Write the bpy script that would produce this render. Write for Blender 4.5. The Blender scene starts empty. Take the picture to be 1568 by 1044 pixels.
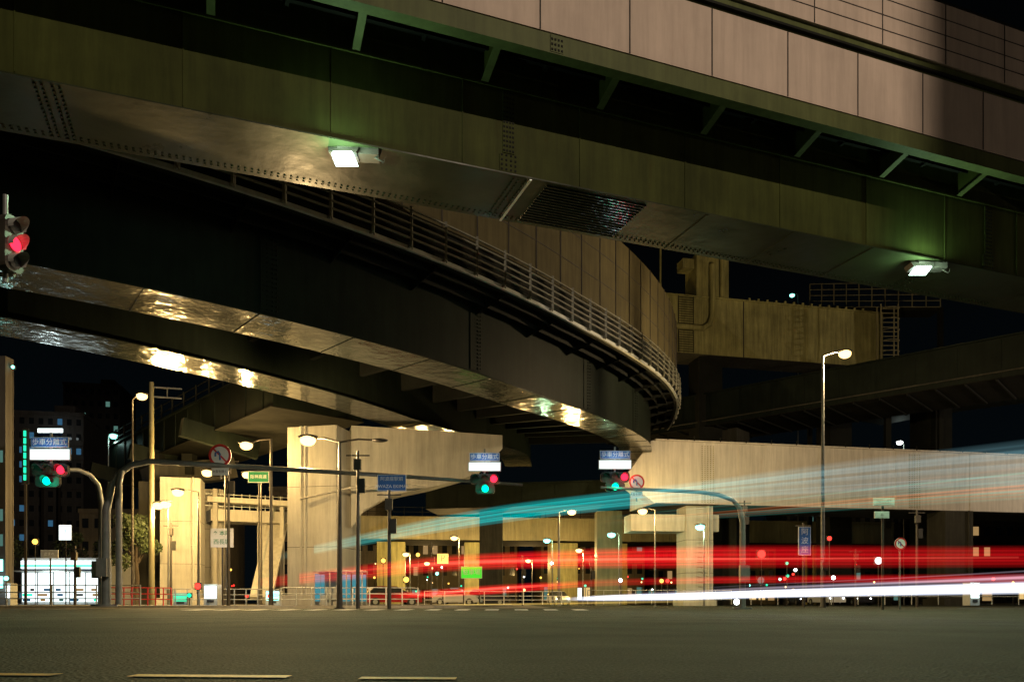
import bpy, math, random
from mathutils import Vector, Matrix
random.seed(7)
HC=0.28; HZ=922.0; F=1220.0
def loc(u,v,d):
    """survey measurement -> metres: bearing, elevation and distance north of the tripod"""
    return Vector(((u-784)/F*d, d, HC+(HZ-v)/F*d))
# ------------------------------------------------------------------ materials
def base_nodes(name):
    m=bpy.data.materials.new(name); m.use_nodes=True
    nt=m.node_tree; b=nt.nodes['Principled BSDF']
    return m,nt,b
def mk(name,col,rough=.5,metal=0,var=.35,scale=1.0,streak=0,bump=0,bscale=20,spec=.5,roughvar=0,rust=0):
    m,nt,b=base_nodes(name)
    N=nt.nodes; L=nt.links
    tc=N.new('ShaderNodeTexCoord')
    n1=N.new('ShaderNodeTexNoise'); n1.inputs['Scale'].default_value=scale; n1.inputs['Detail'].default_value=7; n1.inputs['Roughness'].default_value=.62
    L.new(tc.outputs['Object'],n1.inputs['Vector'])
    r=N.new('ShaderNodeMapRange'); r.inputs[1].default_value=.3; r.inputs[2].default_value=.7
    r.inputs[3].default_value=1-var; r.inputs[4].default_value=1+var*.5
    L.new(n1.outputs[0],r.inputs[0])
    last=r.outputs[0]
    if streak:
        mp2=N.new('ShaderNodeMapping'); mp2.inputs['Scale'].default_value=(1.6,1.6,.12)
        n2=N.new('ShaderNodeTexNoise'); n2.inputs['Scale'].default_value=2.2; n2.inputs['Detail'].default_value=8; n2.inputs['Roughness'].default_value=.7
        L.new(tc.outputs['Object'],mp2.inputs[0]); L.new(mp2.outputs[0],n2.inputs['Vector'])
        r2=N.new('ShaderNodeMapRange'); r2.inputs[1].default_value=.35; r2.inputs[2].default_value=.65
        r2.inputs[3].default_value=1-streak; r2.inputs[4].default_value=1.05
        L.new(n2.outputs[0],r2.inputs[0])
        mu=N.new('ShaderNodeMath'); mu.operation='MULTIPLY'; L.new(last,mu.inputs[0]); L.new(r2.outputs[0],mu.inputs[1]); last=mu.outputs[0]
    vm=N.new('ShaderNodeVectorMath'); vm.operation='SCALE'; vm.inputs[0].default_value=col[:3]
    L.new(last,vm.inputs['Scale']); out=vm.outputs[0]
    if rust:
        n4=N.new('ShaderNodeTexNoise'); n4.inputs['Scale'].default_value=1.1; n4.inputs['Detail'].default_value=9; n4.inputs['Roughness'].default_value=.75
        mp4=N.new('ShaderNodeMapping'); mp4.inputs['Scale'].default_value=(1.4,1.4,.35); mp4.inputs['Location'].default_value=(7,3,1)
        L.new(tc.outputs['Object'],mp4.inputs[0]); L.new(mp4.outputs[0],n4.inputs['Vector'])
        r4=N.new('ShaderNodeMapRange'); r4.inputs[1].default_value=.6; r4.inputs[2].default_value=.75; r4.inputs[3].default_value=0; r4.inputs[4].default_value=rust
        L.new(n4.outputs[0],r4.inputs[0])
        mx=N.new('ShaderNodeMix'); mx.data_type='RGBA'; L.new(r4.outputs[0],mx.inputs[0]); L.new(out,mx.inputs[6])
        mx.inputs[7].default_value=(col[0]*.75,col[1]*.42,col[2]*.25,1); out=mx.outputs[2]
    L.new(out,b.inputs['Base Color'])
    b.inputs['Roughness'].default_value=rough; b.inputs['Metallic'].default_value=metal
    b.inputs['Specular IOR Level'].default_value=spec
    if roughvar:
        rr=N.new('ShaderNodeMapRange'); rr.inputs[1].default_value=.3; rr.inputs[2].default_value=.7
        rr.inputs[3].default_value=max(.05,rough-roughvar); rr.inputs[4].default_value=rough+roughvar
        L.new(n1.outputs[0],rr.inputs[0]); L.new(rr.outputs[0],b.inputs['Roughness'])
    if bump:
        n3=N.new('ShaderNodeTexNoise'); n3.inputs['Scale'].default_value=bscale; n3.inputs['Detail'].default_value=4
        L.new(tc.outputs['Object'],n3.inputs['Vector'])
        bp=N.new('ShaderNodeBump'); bp.inputs['Strength'].default_value=bump; bp.inputs['Distance'].default_value=.05
        L.new(n3.outputs[0],bp.inputs['Height']); L.new(bp.outputs[0],b.inputs['Normal'])
    return m
def em(name,col,s):
    m=bpy.data.materials.new(name); m.use_nodes=True; nt=m.node_tree
    nt.nodes.clear()
    o=nt.nodes.new('ShaderNodeOutputMaterial'); e=nt.nodes.new('ShaderNodeEmission')
    e.inputs[0].default_value=(*col,1); e.inputs[1].default_value=s
    nt.links.new(e.outputs[0],o.inputs[0])
    m.cycles.emission_sampling='NONE'
    return m
M={}
M['girder']=mk('green_steel_paint',(.048,.056,.013),.6,0,.3,.5,streak=.3,spec=.06,rust=.6)
M['edge']=mk('green_edge_beam_paint_lit',(.085,.10,.035),.55,0,.2,.8,streak=.25,spec=.12,rust=.6)  # girder paint lightened: the light on the edge strip is in the colour
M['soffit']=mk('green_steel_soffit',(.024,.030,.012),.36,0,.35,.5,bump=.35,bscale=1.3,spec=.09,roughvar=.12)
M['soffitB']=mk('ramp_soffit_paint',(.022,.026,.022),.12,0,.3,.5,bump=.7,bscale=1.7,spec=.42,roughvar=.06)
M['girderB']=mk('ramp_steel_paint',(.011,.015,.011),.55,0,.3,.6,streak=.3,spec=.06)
M['dark']=mk('dark_steel',(.012,.013,.011),.7,0,.3,.8,spec=.08)
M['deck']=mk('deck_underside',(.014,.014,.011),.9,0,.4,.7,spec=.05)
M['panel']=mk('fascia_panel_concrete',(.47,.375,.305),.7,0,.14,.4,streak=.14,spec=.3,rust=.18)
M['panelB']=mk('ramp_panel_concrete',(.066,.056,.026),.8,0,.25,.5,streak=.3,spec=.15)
M['joint']=mk('joint_sealant',(.03,.026,.022),.9)
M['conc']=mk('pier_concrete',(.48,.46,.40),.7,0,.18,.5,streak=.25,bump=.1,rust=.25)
M['concd']=mk('shaded_weathered_concrete',(.05,.048,.038),.8,0,.3,.5,streak=.4,bump=.1,spec=.2)  # dark copy of the pier concrete: shade put into the tone, plus weather streaks
M['white']=mk('white_girder_paint',(.60,.56,.50),.5,0,.16,.25,streak=.22,spec=.3,rust=.25)
M['beige']=mk('beige_girder_paint',(.36,.34,.14),.55,0,.35,.4,streak=.45,rust=.5,spec=.3)
M['beiged']=mk('distant_girder_paint',(.22,.20,.11),.55,0,.3,.4,streak=.35)
M['rail']=mk('galvanised_pipe',(.42,.44,.42),.4,.3,.25,3)
M['railb']=mk('ramp_handrail_pipe',(.13,.13,.10),.5,.1,.3,3)
M['pole']=mk('pole_paint_grey',(.16,.165,.16),.45,.2,.3,3)
M['poled']=mk('pole_paint_brown',(.05,.043,.035),.5,.1,.3,3)
M['black']=mk('black_plastic',(.02,.02,.02),.5)
M['whitep']=mk('white_sheet',(.75,.75,.75),.5,0,.1,4)
M['housing']=mk('signal_housing_grey',(.35,.35,.32),.4,0,.2,4)
M['blue']=mk('blue_sign_sheet',(.04,.14,.42),.4,0,.1,4)
M['green']=mk('green_sign_sheet',(.02,.22,.10),.4,0,.1,4)
M['yellow']=mk('yellow_road_paint',(.85,.40,.02),.6,0,.7,14)
M['redp']=mk('red_sign_sheet',(.6,.03,.03),.4,0,.1,4)
M['tyre']=mk('tyre_rubber',(.02,.02,.02),.8)
M['glass']=mk('dark_glass',(.02,.025,.03),.08,0,.1,1,spec=.8)
M['kerb']=mk('kerb_concrete',(.25,.24,.2),.8,0,.3,3)
M['pave']=mk('pavement_slabs',(.12,.115,.10),.85,0,.35,2)
M['wall']=mk('building_render',(.08,.075,.07),.8,0,.25,.5,streak=.3)
M['wallt']=mk('building_tile',(.20,.17,.11),.8,0,.25,.5,streak=.3)
M['bark']=mk('bark',(.06,.045,.03),.9,0,.4,6)
M['leaf']=mk('foliage',(.04,.06,.018),.7,0,.6,1.5)
M['carw']=mk('car_paint_white',(.6,.6,.6),.25,0,.05,1)
M['card']=mk('car_paint_dark',(.03,.03,.04),.2,0,.05,1)
M['carr']=mk('car_paint_red',(.35,.02,.02),.25,0,.05,1)
E={}
E['flood']=em('floodlight_lens',(.72,1,.88),14)
E['sodium']=em('sodium_bulb',(1,.62,.22),4.0)
E['white']=em('white_lamp',(.95,1,.95),9)
E['cyan']=em('cyan_lamp',(.25,1,.8),4)
E['cyand']=em('cyan_glass_panel',(.10,.42,.5),.6)
E['red']=em('red_signal_lens',(1,.015,.04),4)
E['redd']=em('red_marker',(1,.03,.02),4)
E['green']=em('green_signal_lens',(.0,1,.5),4)
E['greens']=em('green_shop_sign',(.12,1,.05),.8)
E['panel']=em('lit_sign_panel',(.9,1,.97),1.3)
E['shop']=em('shop_window_light',(.85,1,1),2.2)
E['shopw']=em('warm_shop_front',(1,.66,.25),.8)
E['win']=em('warm_window',(1,.62,.25),.35)
E['winc']=em('cool_window',(.4,.9,.75),.18)
E['winb']=em('blue_window',(.15,.5,.9),.2)
E['neon']=em('neon_green',(.02,.9,.45),1.5)
E['amber']=em('amber_sign',(1,.5,.08),3)
def asphalt():
    m,nt,b=base_nodes('asphalt'); N=nt.nodes; L=nt.links
    tc=N.new('ShaderNodeTexCoord')
    a=N.new('ShaderNodeTexNoise'); a.inputs['Scale'].default_value=70; a.inputs['Detail'].default_value=5; a.inputs['Roughness'].default_value=.8
    c=N.new('ShaderNodeTexNoise'); c.inputs['Scale'].default_value=.7; c.inputs['Detail'].default_value=6
    v=N.new('ShaderNodeTexVoronoi'); v.inputs['Scale'].default_value=55
    for n in (a,c,v): L.new(tc.outputs['Object'],n.inputs['Vector'])
    r=N.new('ShaderNodeMapRange'); r.inputs[1].default_value=.35; r.inputs[2].default_value=.68; r.inputs[3].default_value=.005; r.inputs[4].default_value=.10
    L.new(a.outputs[0],r.inputs[0])
    r2=N.new('ShaderNodeMapRange'); r2.inputs[1].default_value=.3; r2.inputs[2].default_value=.7; r2.inputs[3].default_value=.55; r2.inputs[4].default_value=1.4
    L.new(c.outputs[0],r2.inputs[0])
    mu=N.new('ShaderNodeMath'); mu.operation='MULTIPLY'; L.new(r.outputs[0],mu.inputs[0]); L.new(r2.outputs[0],mu.inputs[1])
    vm=N.new('ShaderNodeVectorMath'); vm.operation='SCALE'; vm.inputs[0].default_value=(.86,1,.72)
    L.new(mu.outputs[0],vm.inputs['Scale']); L.new(vm.outputs[0],b.inputs['Base Color'])
    b.inputs['Roughness'].default_value=.8; b.inputs['Specular IOR Level'].default_value=.15
    bp=N.new('ShaderNodeBump'); bp.inputs['Strength'].default_value=1; bp.inputs['Distance'].default_value=.02
    L.new(v.outputs[0],bp.inputs['Height']); L.new(bp.outputs[0],b.inputs['Normal'])
    return m
M['asphalt']=asphalt()
M.update({'e_'+k:v for k,v in E.items()})
# ------------------------------------------------------------------ builder
class B:
    def __init__(s,name): s.name=name; s.v=[]; s.f=[]; s.mi=[]; s.mats=[]; s.smooth=[]
    def m(s,k):
        if k not in s.mats: s.mats.append(k)
        return s.mats.index(k)
    def add(s,vs,fs,k,sm=False):
        o=len(s.v); s.v+= [tuple(x) for x in vs]; i=s.m(k)
        for f in fs: s.f.append(tuple(o+j for j in f)); s.mi.append(i); s.smooth.append(sm)
    def box(s,c,sz,k,rz=0,rx=0,ry=0):
        R=Matrix.Rotation(rz,3,'Z')@Matrix.Rotation(ry,3,'Y')@Matrix.Rotation(rx,3,'X')
        h=Vector(sz)/2; c=Vector(c)
        vs=[c+R@Vector((a*h.x,b*h.y,d*h.z)) for a in(-1,1) for b in(-1,1) for d in(-1,1)]
        s.add(vs,[(0,1,3,2),(4,6,7,5),(0,4,5,1),(2,3,7,6),(0,2,6,4),(1,5,7,3)],k)
    def beam(s,p0,p1,w,h,k,up=(0,0,1)):
        p0=Vector(p0);p1=Vector(p1); d=(p1-p0).normalized(); u=Vector(up)
        if abs(d.dot(u))>.98: u=Vector((0,1,0))
        x=d.cross(u).normalized(); u=x.cross(d).normalized()
        vs=[p+x*a*w/2+u*b*h/2 for p in(p0,p1) for a,b in((-1,-1),(1,-1),(1,1),(-1,1))]
        s.add(vs,[(3,2,1,0),(4,5,6,7),(0,1,5,4),(1,2,6,5),(2,3,7,6),(3,0,4,7)],k)
    def tube(s,pts,r,k,seg=10,caps=True):
        pts=[Vector(p) for p in pts]; n=len(pts)
        rs=r if isinstance(r,(list,tuple)) else [r]*n
        vs=[];fs=[]; ref=None
        for i,p in enumerate(pts):
            d=(pts[min(i+1,n-1)]-pts[max(i-1,0)]).normalized()
            if ref is None:
                ref=Vector((0,0,1)) if abs(d.z)<.9 else Vector((0,1,0))
            x=d.cross(ref).normalized(); y=x.cross(d).normalized(); ref=y
            for j in range(seg):
                a=2*math.pi*j/seg; vs.append(p+(x*math.cos(a)+y*math.sin(a))*rs[i])
        for i in range(n-1):
            for j in range(seg):
                a=i*seg+j;b=i*seg+(j+1)%seg; fs.append((a,b,b+seg,a+seg))
        s.add(vs,fs,k,True)
        if caps:
            s.add(vs[:seg],[tuple(range(seg))],k); s.add(vs[-seg:],[tuple(reversed(range(seg)))],k)
    def prism(s,poly,vec,k):
        vec=Vector(vec); n=len(poly); vs=[Vector(p) for p in poly]+[Vector(p)+vec for p in poly]
        fs=[tuple(range(n)),tuple(reversed(range(n,2*n)))]+[(i,(i+1)%n,(i+1)%n+n,i+n) for i in range(n)]
        s.add(vs,fs,k)
    def sweep(s,st,prof,k,caps=True,sm=False):
        vs=[];fs=[]; n=None
        for i,(x,y,z,nx,ny) in enumerate(st):
            pr=prof(i) if callable(prof) else prof; n=len(pr)
            for o,h in pr: vs.append((x+nx*o,y+ny*o,z+h))
        for i in range(len(st)-1):
            for j in range(n):
                a=i*n+j;b=i*n+(j+1)%n; fs.append((a,a+n,b+n,b))
        if caps: fs+= [tuple(range(n)),tuple(reversed(range((len(st)-1)*n,len(st)*n)))]
        s.add(vs,fs,k,sm)
    def sphere(s,c,r,k,seg=10,sq=(1,1,1)):
        c=Vector(c); vs=[];fs=[]; rings=seg//2+1
        for i in range(rings+1):
            t=math.pi*i/rings
            for j in range(seg):
                a=2*math.pi*j/seg; vs.append(c+Vector((math.sin(t)*math.cos(a)*sq[0],math.sin(t)*math.sin(a)*sq[1],math.cos(t)*sq[2]))*r)
        for i in range(rings):
            for j in range(seg):
                a=i*seg+j;b=i*seg+(j+1)%seg; fs.append((a,a+seg,b+seg,b))
        s.add(vs,fs,k,True)
    def done(s,parent=None,bevel=0):
        me=bpy.data.meshes.new(s.name)
        xs=[v[0] for v in s.v];ys=[v[1] for v in s.v];zs=[v[2] for v in s.v]
        o=Vector(((min(xs)+max(xs))/2,(min(ys)+max(ys))/2,min(zs)))
        if parent: o=Vector(parent.location)
        me.from_pydata([(v[0]-o.x,v[1]-o.y,v[2]-o.z) for v in s.v],[],s.f)
        for k in s.mats: me.materials.append(M[k])
        for p,i,sm in zip(me.polygons,s.mi,s.smooth): p.material_index=i; p.use_smooth=sm
        me.update()
        ob=bpy.data.objects.new(s.name,me); bpy.context.collection.objects.link(ob)
        if parent: ob.parent=parent
        else: ob.location=o
        if bevel:
            b=ob.modifiers.new('bevel','BEVEL'); b.width=bevel; b.segments=2; b.limit_method='ANGLE'
        return ob
def light(parent,p,power,col,rad=.15,spot=None,target=None,name='bulb_light',blend=.6):
    ld=bpy.data.lights.new(name,'SPOT' if spot else 'POINT'); ld.energy=power; ld.color=col; ld.shadow_soft_size=rad
    ob=bpy.data.objects.new(name,ld); bpy.context.collection.objects.link(ob)
    if spot:
        ld.spot_size=math.radians(spot); ld.spot_blend=blend
        ob.rotation_euler=(Vector(target)-Vector(p)).to_track_quat('-Z','Y').to_euler()
    ob.location=Vector(p)-Vector(parent.location); ob.parent=parent
    return ob
def text(parent,body,p,size,k,rz=0,align='CENTER'):
    c=bpy.data.curves.new('lettering','FONT'); c.body=body; c.size=size; c.align_x=align; c.align_y='CENTER'; c.extrude=.004
    c.materials.append(M[k])
    o=bpy.data.objects.new('lettering',c); bpy.context.collection.objects.link(o)
    o.rotation_euler=(math.pi/2,0,rz); o.location=Vector(p)-Vector(parent.location); o.parent=parent
SOD=(1,.64,.22); WRM=(1,.80,.60); GRN=(.62,1,.55)
# ------------------------------------------------------------------ ground
g=B('ground'); g.add([(-900,-300,0),(900,-300,0),(900,1500,0),(-900,1500,0)],[(0,1,2,3)],'pave'); g.done()
g=B('road'); g.add([(-300,-60,.004),(300,-60,.004),(300,40,.004),(6,40,.004),(-34,34,.004),(-300,34,.004)],[(0,1,2,3,4,5)],'asphalt')
g.add([(2,40.02,.004),(70,40.02,.004),(70,300,.004),(2,300,.004)],[(0,1,2,3)],'asphalt'); g.done()
g=B('road_marking')
def mark(x0,x1,y0,y1,w,k):
    g.add([(x0,y0-w/2,.009),(x1,y1-w/2,.009),(x1,y1+w/2,.009),(x0,y0+w/2,.009)],[(0,1,2,3)],k)
mark(-2.6,-1.72,3.06,3.01,.09,'yellow'); mark(-1.42,-.82,2.98,2.93,.09,'yellow'); mark(-.55,-.2,2.88,2.86,.08,'yellow')
for i in range(14): mark(-12+i*1.1,-11.5+i*1.1,30,30,2.6,'whitep')
g.done()
g=B('pavement')
def slab(poly,h,k,kk):
    vs=[(x,y,h) for x,y in poly]; g.add(vs,[tuple(range(len(vs)))],k)
    n=len(poly); vv=[(x,y,0.0) for x,y in poly]+[(x,y,h) for x,y in poly]
    g.add(vv,[(i,(i+1)%n,(i+1)%n+n,i+n) for i in range(n)],kk)
slab([(-120,36),(-34,36),(-4,41),(0,50),(0,160),(-120,160)],.13,'pave','kerb')
slab([(72,46),(200,46),(200,160),(72,160)],.13,'pave','kerb')
g.done()
# ------------------------------------------------------------------ A : near viaduct
Dx,Dy=.9365,.3508; Nx,Ny=-.3508,.9365
def A_st(x): return (x,20.07+x/2.67,HC,Nx,Ny)
def Apt(x,o,z):
    return Vector((x+Nx*o,20.07+x/2.67+Ny*o,HC+z))
st=[A_st(x) for x in (-45,-20,-10,-5,0,5,10,15,20,30,70)]
a=B('elevated_expressway')
a.sweep(st,[(0,14.1),(.12,14.1),(.12,14.58),(0,14.58)],'edge')
a.sweep(st,[(-.03,14.07),(.3,14.07),(.3,14.099),(-.03,14.099)],'edge')
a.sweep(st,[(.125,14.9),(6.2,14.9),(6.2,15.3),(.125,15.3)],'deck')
a.sweep(st,[(.0,14.62),(.122,14.62),(.122,16.5),(.0,16.5)],'panel')
a.sweep(st,[(.10,16.502),(.2,16.502),(.2,17.0),(.10,17.0)],'edge')
a.sweep(st,[(-.02,16.65),(.098,16.65),(.098,16.72),(-.02,16.72)],'dark')
a.sweep(st,[(.0,17.002),(.12,17.002),(.12,18.9),(.0,18.9)],'panel')
for z in (17.45,17.9,18.4): a.sweep(st,[(-.012,z),(-.001,z),(-.001,z+.025),(-.012,z+.025)],'joint')
a.sweep(st,[(-.03,18.905),(.15,18.905),(.15,18.97),(-.03,18.97)],'dark')
a.sweep(st,[(6.0,15.302),(6.2,15.302),(6.2,17.2),(6.0,17.2)],'panel')
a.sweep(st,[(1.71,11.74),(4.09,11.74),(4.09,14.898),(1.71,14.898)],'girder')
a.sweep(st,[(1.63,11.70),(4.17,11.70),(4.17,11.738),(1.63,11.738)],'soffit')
a.sweep(st,[(1.66,14.03),(1.708,14.03),(1.708,14.09),(1.66,14.09)],'girder')
x=-40.5+.08
for i in range(44):
    p=Apt(x,-.008,15.56); a.beam(p-Vector((0,0,.93)),p+Vector((0,0,.93)),.035,.012,'joint',up=(Nx,Ny,0))
    p=Apt(x+.9,-.008,17.95); a.beam(p-Vector((0,0,.94)),p+Vector((0,0,.94)),.03,.012,'joint',up=(Nx,Ny,0))
    x+=2.42
for i in range(-11,20):
    x=-.1+3.25*i
    a.prism([Apt(x-.06,.13,14.5),Apt(x-.06,1.7,14.15),Apt(x-.06,1.7,14.89),Apt(x-.06,.13,14.89)],(Dx*.03,Dy*.03,0),'girder')
    p0=Apt(x-.05,.13,14.48);p1=Apt(x-.05,1.7,14.1); a.beam(p0,p1,.2,.03,'edge')
    p0=Apt(x+1.6,.13,14.85);p1=Apt(x+1.6,1.7,14.85); a.beam(p0,p1,.1,.12,'deck')
    p=Apt(x-.65+.02,1.70,13.0); a.beam(p+Vector((0,0,-1.2)),p+Vector((0,0,1.1)),.02,.03,'girder',up=(Nx,Ny,0))
for o in (.5,.9,1.3): a.sweep(st,[(o,14.7),(o+.03,14.7),(o+.03,14.899),(o,14.899)],'deck')
def splice(x,o,z0,z1,w,kk='girder'):
    p=Apt(x,o-.012,(z0+z1)/2); h=(z1-z0)/2
    a.beam(p-Vector((0,0,h)),p+Vector((0,0,h)),w,.02,kk,up=(Nx,Ny,0))
    z=z0+.06
    while z<z1:
        for q in (-w*.38,-w*.13,w*.13,w*.38):
            c=Apt(x+q*Dx,o-.035,z); a.beam(c,c+Vector((Nx,Ny,0))*.03,.05,.05,'dark')
        z+=.13
for x0 in (-16.4,-.65+1.2,17.5,34):
    splice(x0-.05,1.71,12.3,13.98,.34); splice(x0-.05,1.71,11.78,12.25,.52)
for x0 in (1.15,-16,18): splice(x0,0,14.12,14.56,.36,'edge')
for s0 in (-30,-9.9,0.9,15.5,32):
    for i in range(14):
        for j in (-.24,-.1,.1,.24):
            c=Apt(s0+j,1.8+i*.165,11.675); a.box(c,(.05,.05,.03),'soffit')
x=-14
while x<20:
    for o in (3.85,3.98):
        c=Apt(x,o,11.69); a.box(c,(.05,.05,.03),'soffit')
    x+=.16
a.beam(Apt(1.1,1.65,11.67),Apt(1.1,4.15,11.67),.06,.03,'rail')
for i in range(15):
    o=1.85+i*.15; a.beam(Apt(1.6,o,11.685),Apt(4.6,o,11.685),.05,.03,'soffitB')
for x0 in (6.5,9.5,12.5): a.beam(Apt(x0,1.65,11.69),Apt(x0,4.15,11.69),.05,.02,'soffit')
A=a.done()
def pier(name,x,y,w,dpt,z,rz,k='conc'):
    b=B(name); b.box((x,y,z/2),(w,dpt,z),k,rz); b.box((x,y,.3),(w+.5,dpt+.5,.6),k,rz)
    for zz in (z*.33,z*.66):
        b.box((x,y,zz),(w+.012,dpt+.012,.03),'joint',rz)
    c,s=math.cos(rz),math.sin(rz)
    ox=w*.32; px,py=x+c*ox+s*(dpt/2+.1),y+s*ox-c*(dpt/2+.1)
    b.tube([(px,py,.3),(px,py,z)],.09,k,8)
    for i in range(5): b.box((px,py,1+i*z/5.5),(.3,.1,.08),k,rz)
    return b
b=pier('expressway_pier',-36,20.07-36/2.67+2.9,2.6,2.2,12.0,.36); b.done()
b=pier('expressway_pier',52,20.07+52/2.67+2.9,2.6,2.2,12.0,.36); b.done()
def flood(u,v,d,pw):
    p=loc(u,v,d); b=B('floodlight')
    b.box(p+Vector((.3,.1,.16)),(1.05,.42,.18),'poled',.1)
    b.prism([p+Vector((-.40,-.22,.05)),p+Vector((.30,-.22,.05)),p+Vector((.36,-.12,.24)),p+Vector((-.44,-.12,.24))],(0,.5,0),'poled')
    b.add([p+Vector((-.34,-.2,.02)),p+Vector((.22,-.2,.02)),p+Vector((.26,.28,-.05)),p+Vector((-.32,.28,-.05))],[(0,1,2,3)],'e_flood')
    b.box(p+Vector((-.05,-.23,.02)),(.5,.02,.06),'e_flood')
    b.tube([p+Vector((.7,.1,.1)),p+Vector((.95,.1,-.06)),p+Vector((1.0,.1,.1)),p+Vector((.95,.1,.4))],.025,'poled',6)
    b.beam(p+Vector((0,.2,.15)),p+Vector((0,.2,.45)),.08,.08,'poled')
    o=b.done(); q=p+Vector((-.05,-.45,-.15))
    light(o,q,pw,GRN,.2,spot=150,target=q+Vector((0,-3,-10)),blend=.5)
    light(o,q,330,(.6,1,.7),.2)
flood(530,243,20.6,2900); flood(1412,414,27.3,2900)
# ------------------------------------------------------------------ B : curved ramp
CX,CY,R=-46.1,73.4,60.0
ths=[-79+i*1.0 for i in range(0,78)]
def rise(t): return 1.9*max(0,min(1,(t+35)/26))**1.3
stB=[]; widths=[]
for t in ths:
    a_=math.radians(t); c,s=math.cos(a_),math.sin(a_)
    stB.append((CX+R*c,CY+R*s,HC+13.5+rise(t),-c,-s))
    q=max(0,min(1,(t+58)/36)); widths.append(R-(50-4.4*q))
def Bpt(t,o,z):
    a_=math.radians(t); c,s=math.cos(a_),math.sin(a_)
    return Vector((CX+(R-o)*c,CY+(R-o)*s,HC+13.5+rise(t)+z))
r=B('curved_ramp_viaduct')
def sw(p,k,sm=False): r.sweep(stB,p,k,sm=sm)
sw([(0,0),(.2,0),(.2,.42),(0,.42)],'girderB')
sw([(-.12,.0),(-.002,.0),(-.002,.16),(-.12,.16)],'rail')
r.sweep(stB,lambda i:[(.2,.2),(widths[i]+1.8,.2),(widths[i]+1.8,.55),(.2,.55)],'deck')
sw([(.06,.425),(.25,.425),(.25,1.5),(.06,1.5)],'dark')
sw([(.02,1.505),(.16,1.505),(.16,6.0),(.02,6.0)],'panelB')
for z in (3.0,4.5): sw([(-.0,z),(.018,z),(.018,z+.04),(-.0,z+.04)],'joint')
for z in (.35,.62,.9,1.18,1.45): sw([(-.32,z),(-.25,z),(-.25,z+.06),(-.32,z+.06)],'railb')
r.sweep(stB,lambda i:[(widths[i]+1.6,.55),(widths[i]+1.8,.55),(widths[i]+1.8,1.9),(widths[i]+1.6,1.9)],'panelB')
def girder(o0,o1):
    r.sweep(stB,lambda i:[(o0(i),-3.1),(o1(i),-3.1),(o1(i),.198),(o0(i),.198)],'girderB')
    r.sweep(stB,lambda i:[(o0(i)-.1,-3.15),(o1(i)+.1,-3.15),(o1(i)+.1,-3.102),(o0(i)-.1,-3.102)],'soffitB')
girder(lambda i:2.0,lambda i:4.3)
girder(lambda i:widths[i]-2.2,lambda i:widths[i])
sw([(1.4,-.25),(1.45,-.25),(1.45,.199),(1.4,.199)],'dark')
sw([(.7,-.1),(.75,-.1),(.75,.199),(.7,.199)],'dark')
t=-78.5
while t<-4:
    r.beam(Bpt(t,-.285,.1),Bpt(t,-.285,1.6),.1,.05,'railb'); r.beam(Bpt(t+.1,-.2,.05),Bpt(t+.1,-.2,1.5),.05,.14,'railb')
    r.beam(Bpt(t,-.3,.1),Bpt(t,0,.1),.08,.08,'railb')
    t+=1.65
t=-78
k=0
while t<-3:
    p=Bpt(t,.005,1.52); r.beam(p,p+Vector((0,0,4.5)),.05,.03,'joint')
    if k%2==0:
        r.prism([Bpt(t,.1,.0),Bpt(t,2.0,-.5),Bpt(t,2.0,.19),Bpt(t,.1,.19)],Vector((.03,.01,0)),'dark')
        i=min(77,max(0,int(t+79)))
        r.beam(Bpt(t,4.3,-1.0),Bpt(t,widths[i]-2.2,-1.0),.25,1.6,'dark')
    t+=1.9; k+=1
for t in (-62,-50,-40,-30,-21):
    for ii in range(16):
        for j in (-.25,-.1,.1,.25):
            c=Bpt(t,1.97,-2.9+ii*.17)+Vector((j*.8,j*.6,0)); r.box(c,(.05,.05,.05),'girderB')
    r.beam(Bpt(t,1.98,-3.0),Bpt(t,1.98,-.2),.7,.03,'girderB',up=(-math.cos(math.radians(t)),-math.sin(math.radians(t)),0))
t=-77
while t<-3:
    r.beam(Bpt(t,1.9,-3.165),Bpt(t,4.4,-3.165),.06,.02,'soffitB')
    t+=3.8
r.done()
b=B('ramp_pier')
px,py,rz=-10.9,46.5,-.22
b.box((px,py,5.1),(3.0,3.4,10.2),'conc',rz); b.box((px,py,.35),(3.5,3.9,.7),'conc',rz)
c0=Vector((math.cos(.3),math.sin(.3),0)); n0=Vector((-math.sin(.3),math.cos(.3),0))
q=Vector((px+1.35,py+.3,0))-n0*1.2
poly=[q+Vector((0,0,4.6)),q+c0*.7+Vector((0,0,5.6)),q+c0*2.2+Vector((0,0,6.5)),q+c0*5+Vector((0,0,7.2)),q+c0*7.5+Vector((0,0,8.0)),q+c0*9+Vector((0,0,9.6)),q+c0*9+Vector((0,0,10.4)),q+Vector((0,0,10.4))]
b.prism(poly,n0*2.6,'conc')
for zz in (3.4,6.8): b.box((px,py,zz),(3.012,3.412,.03),'joint',rz)
for dx in (-1.0,-.75): b.tube([(px+dx,py-1.75-dx*.22,.3),(px+dx,py-1.75-dx*.22,10.2)],.08,'conc',8)
b.tube([(px-1,py-1.75,6.1),(px+2.2,py-2.3,6.7),(px+6,py-1.0,7.0)],.06,'conc',8)
b.done(bevel=.04)
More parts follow.
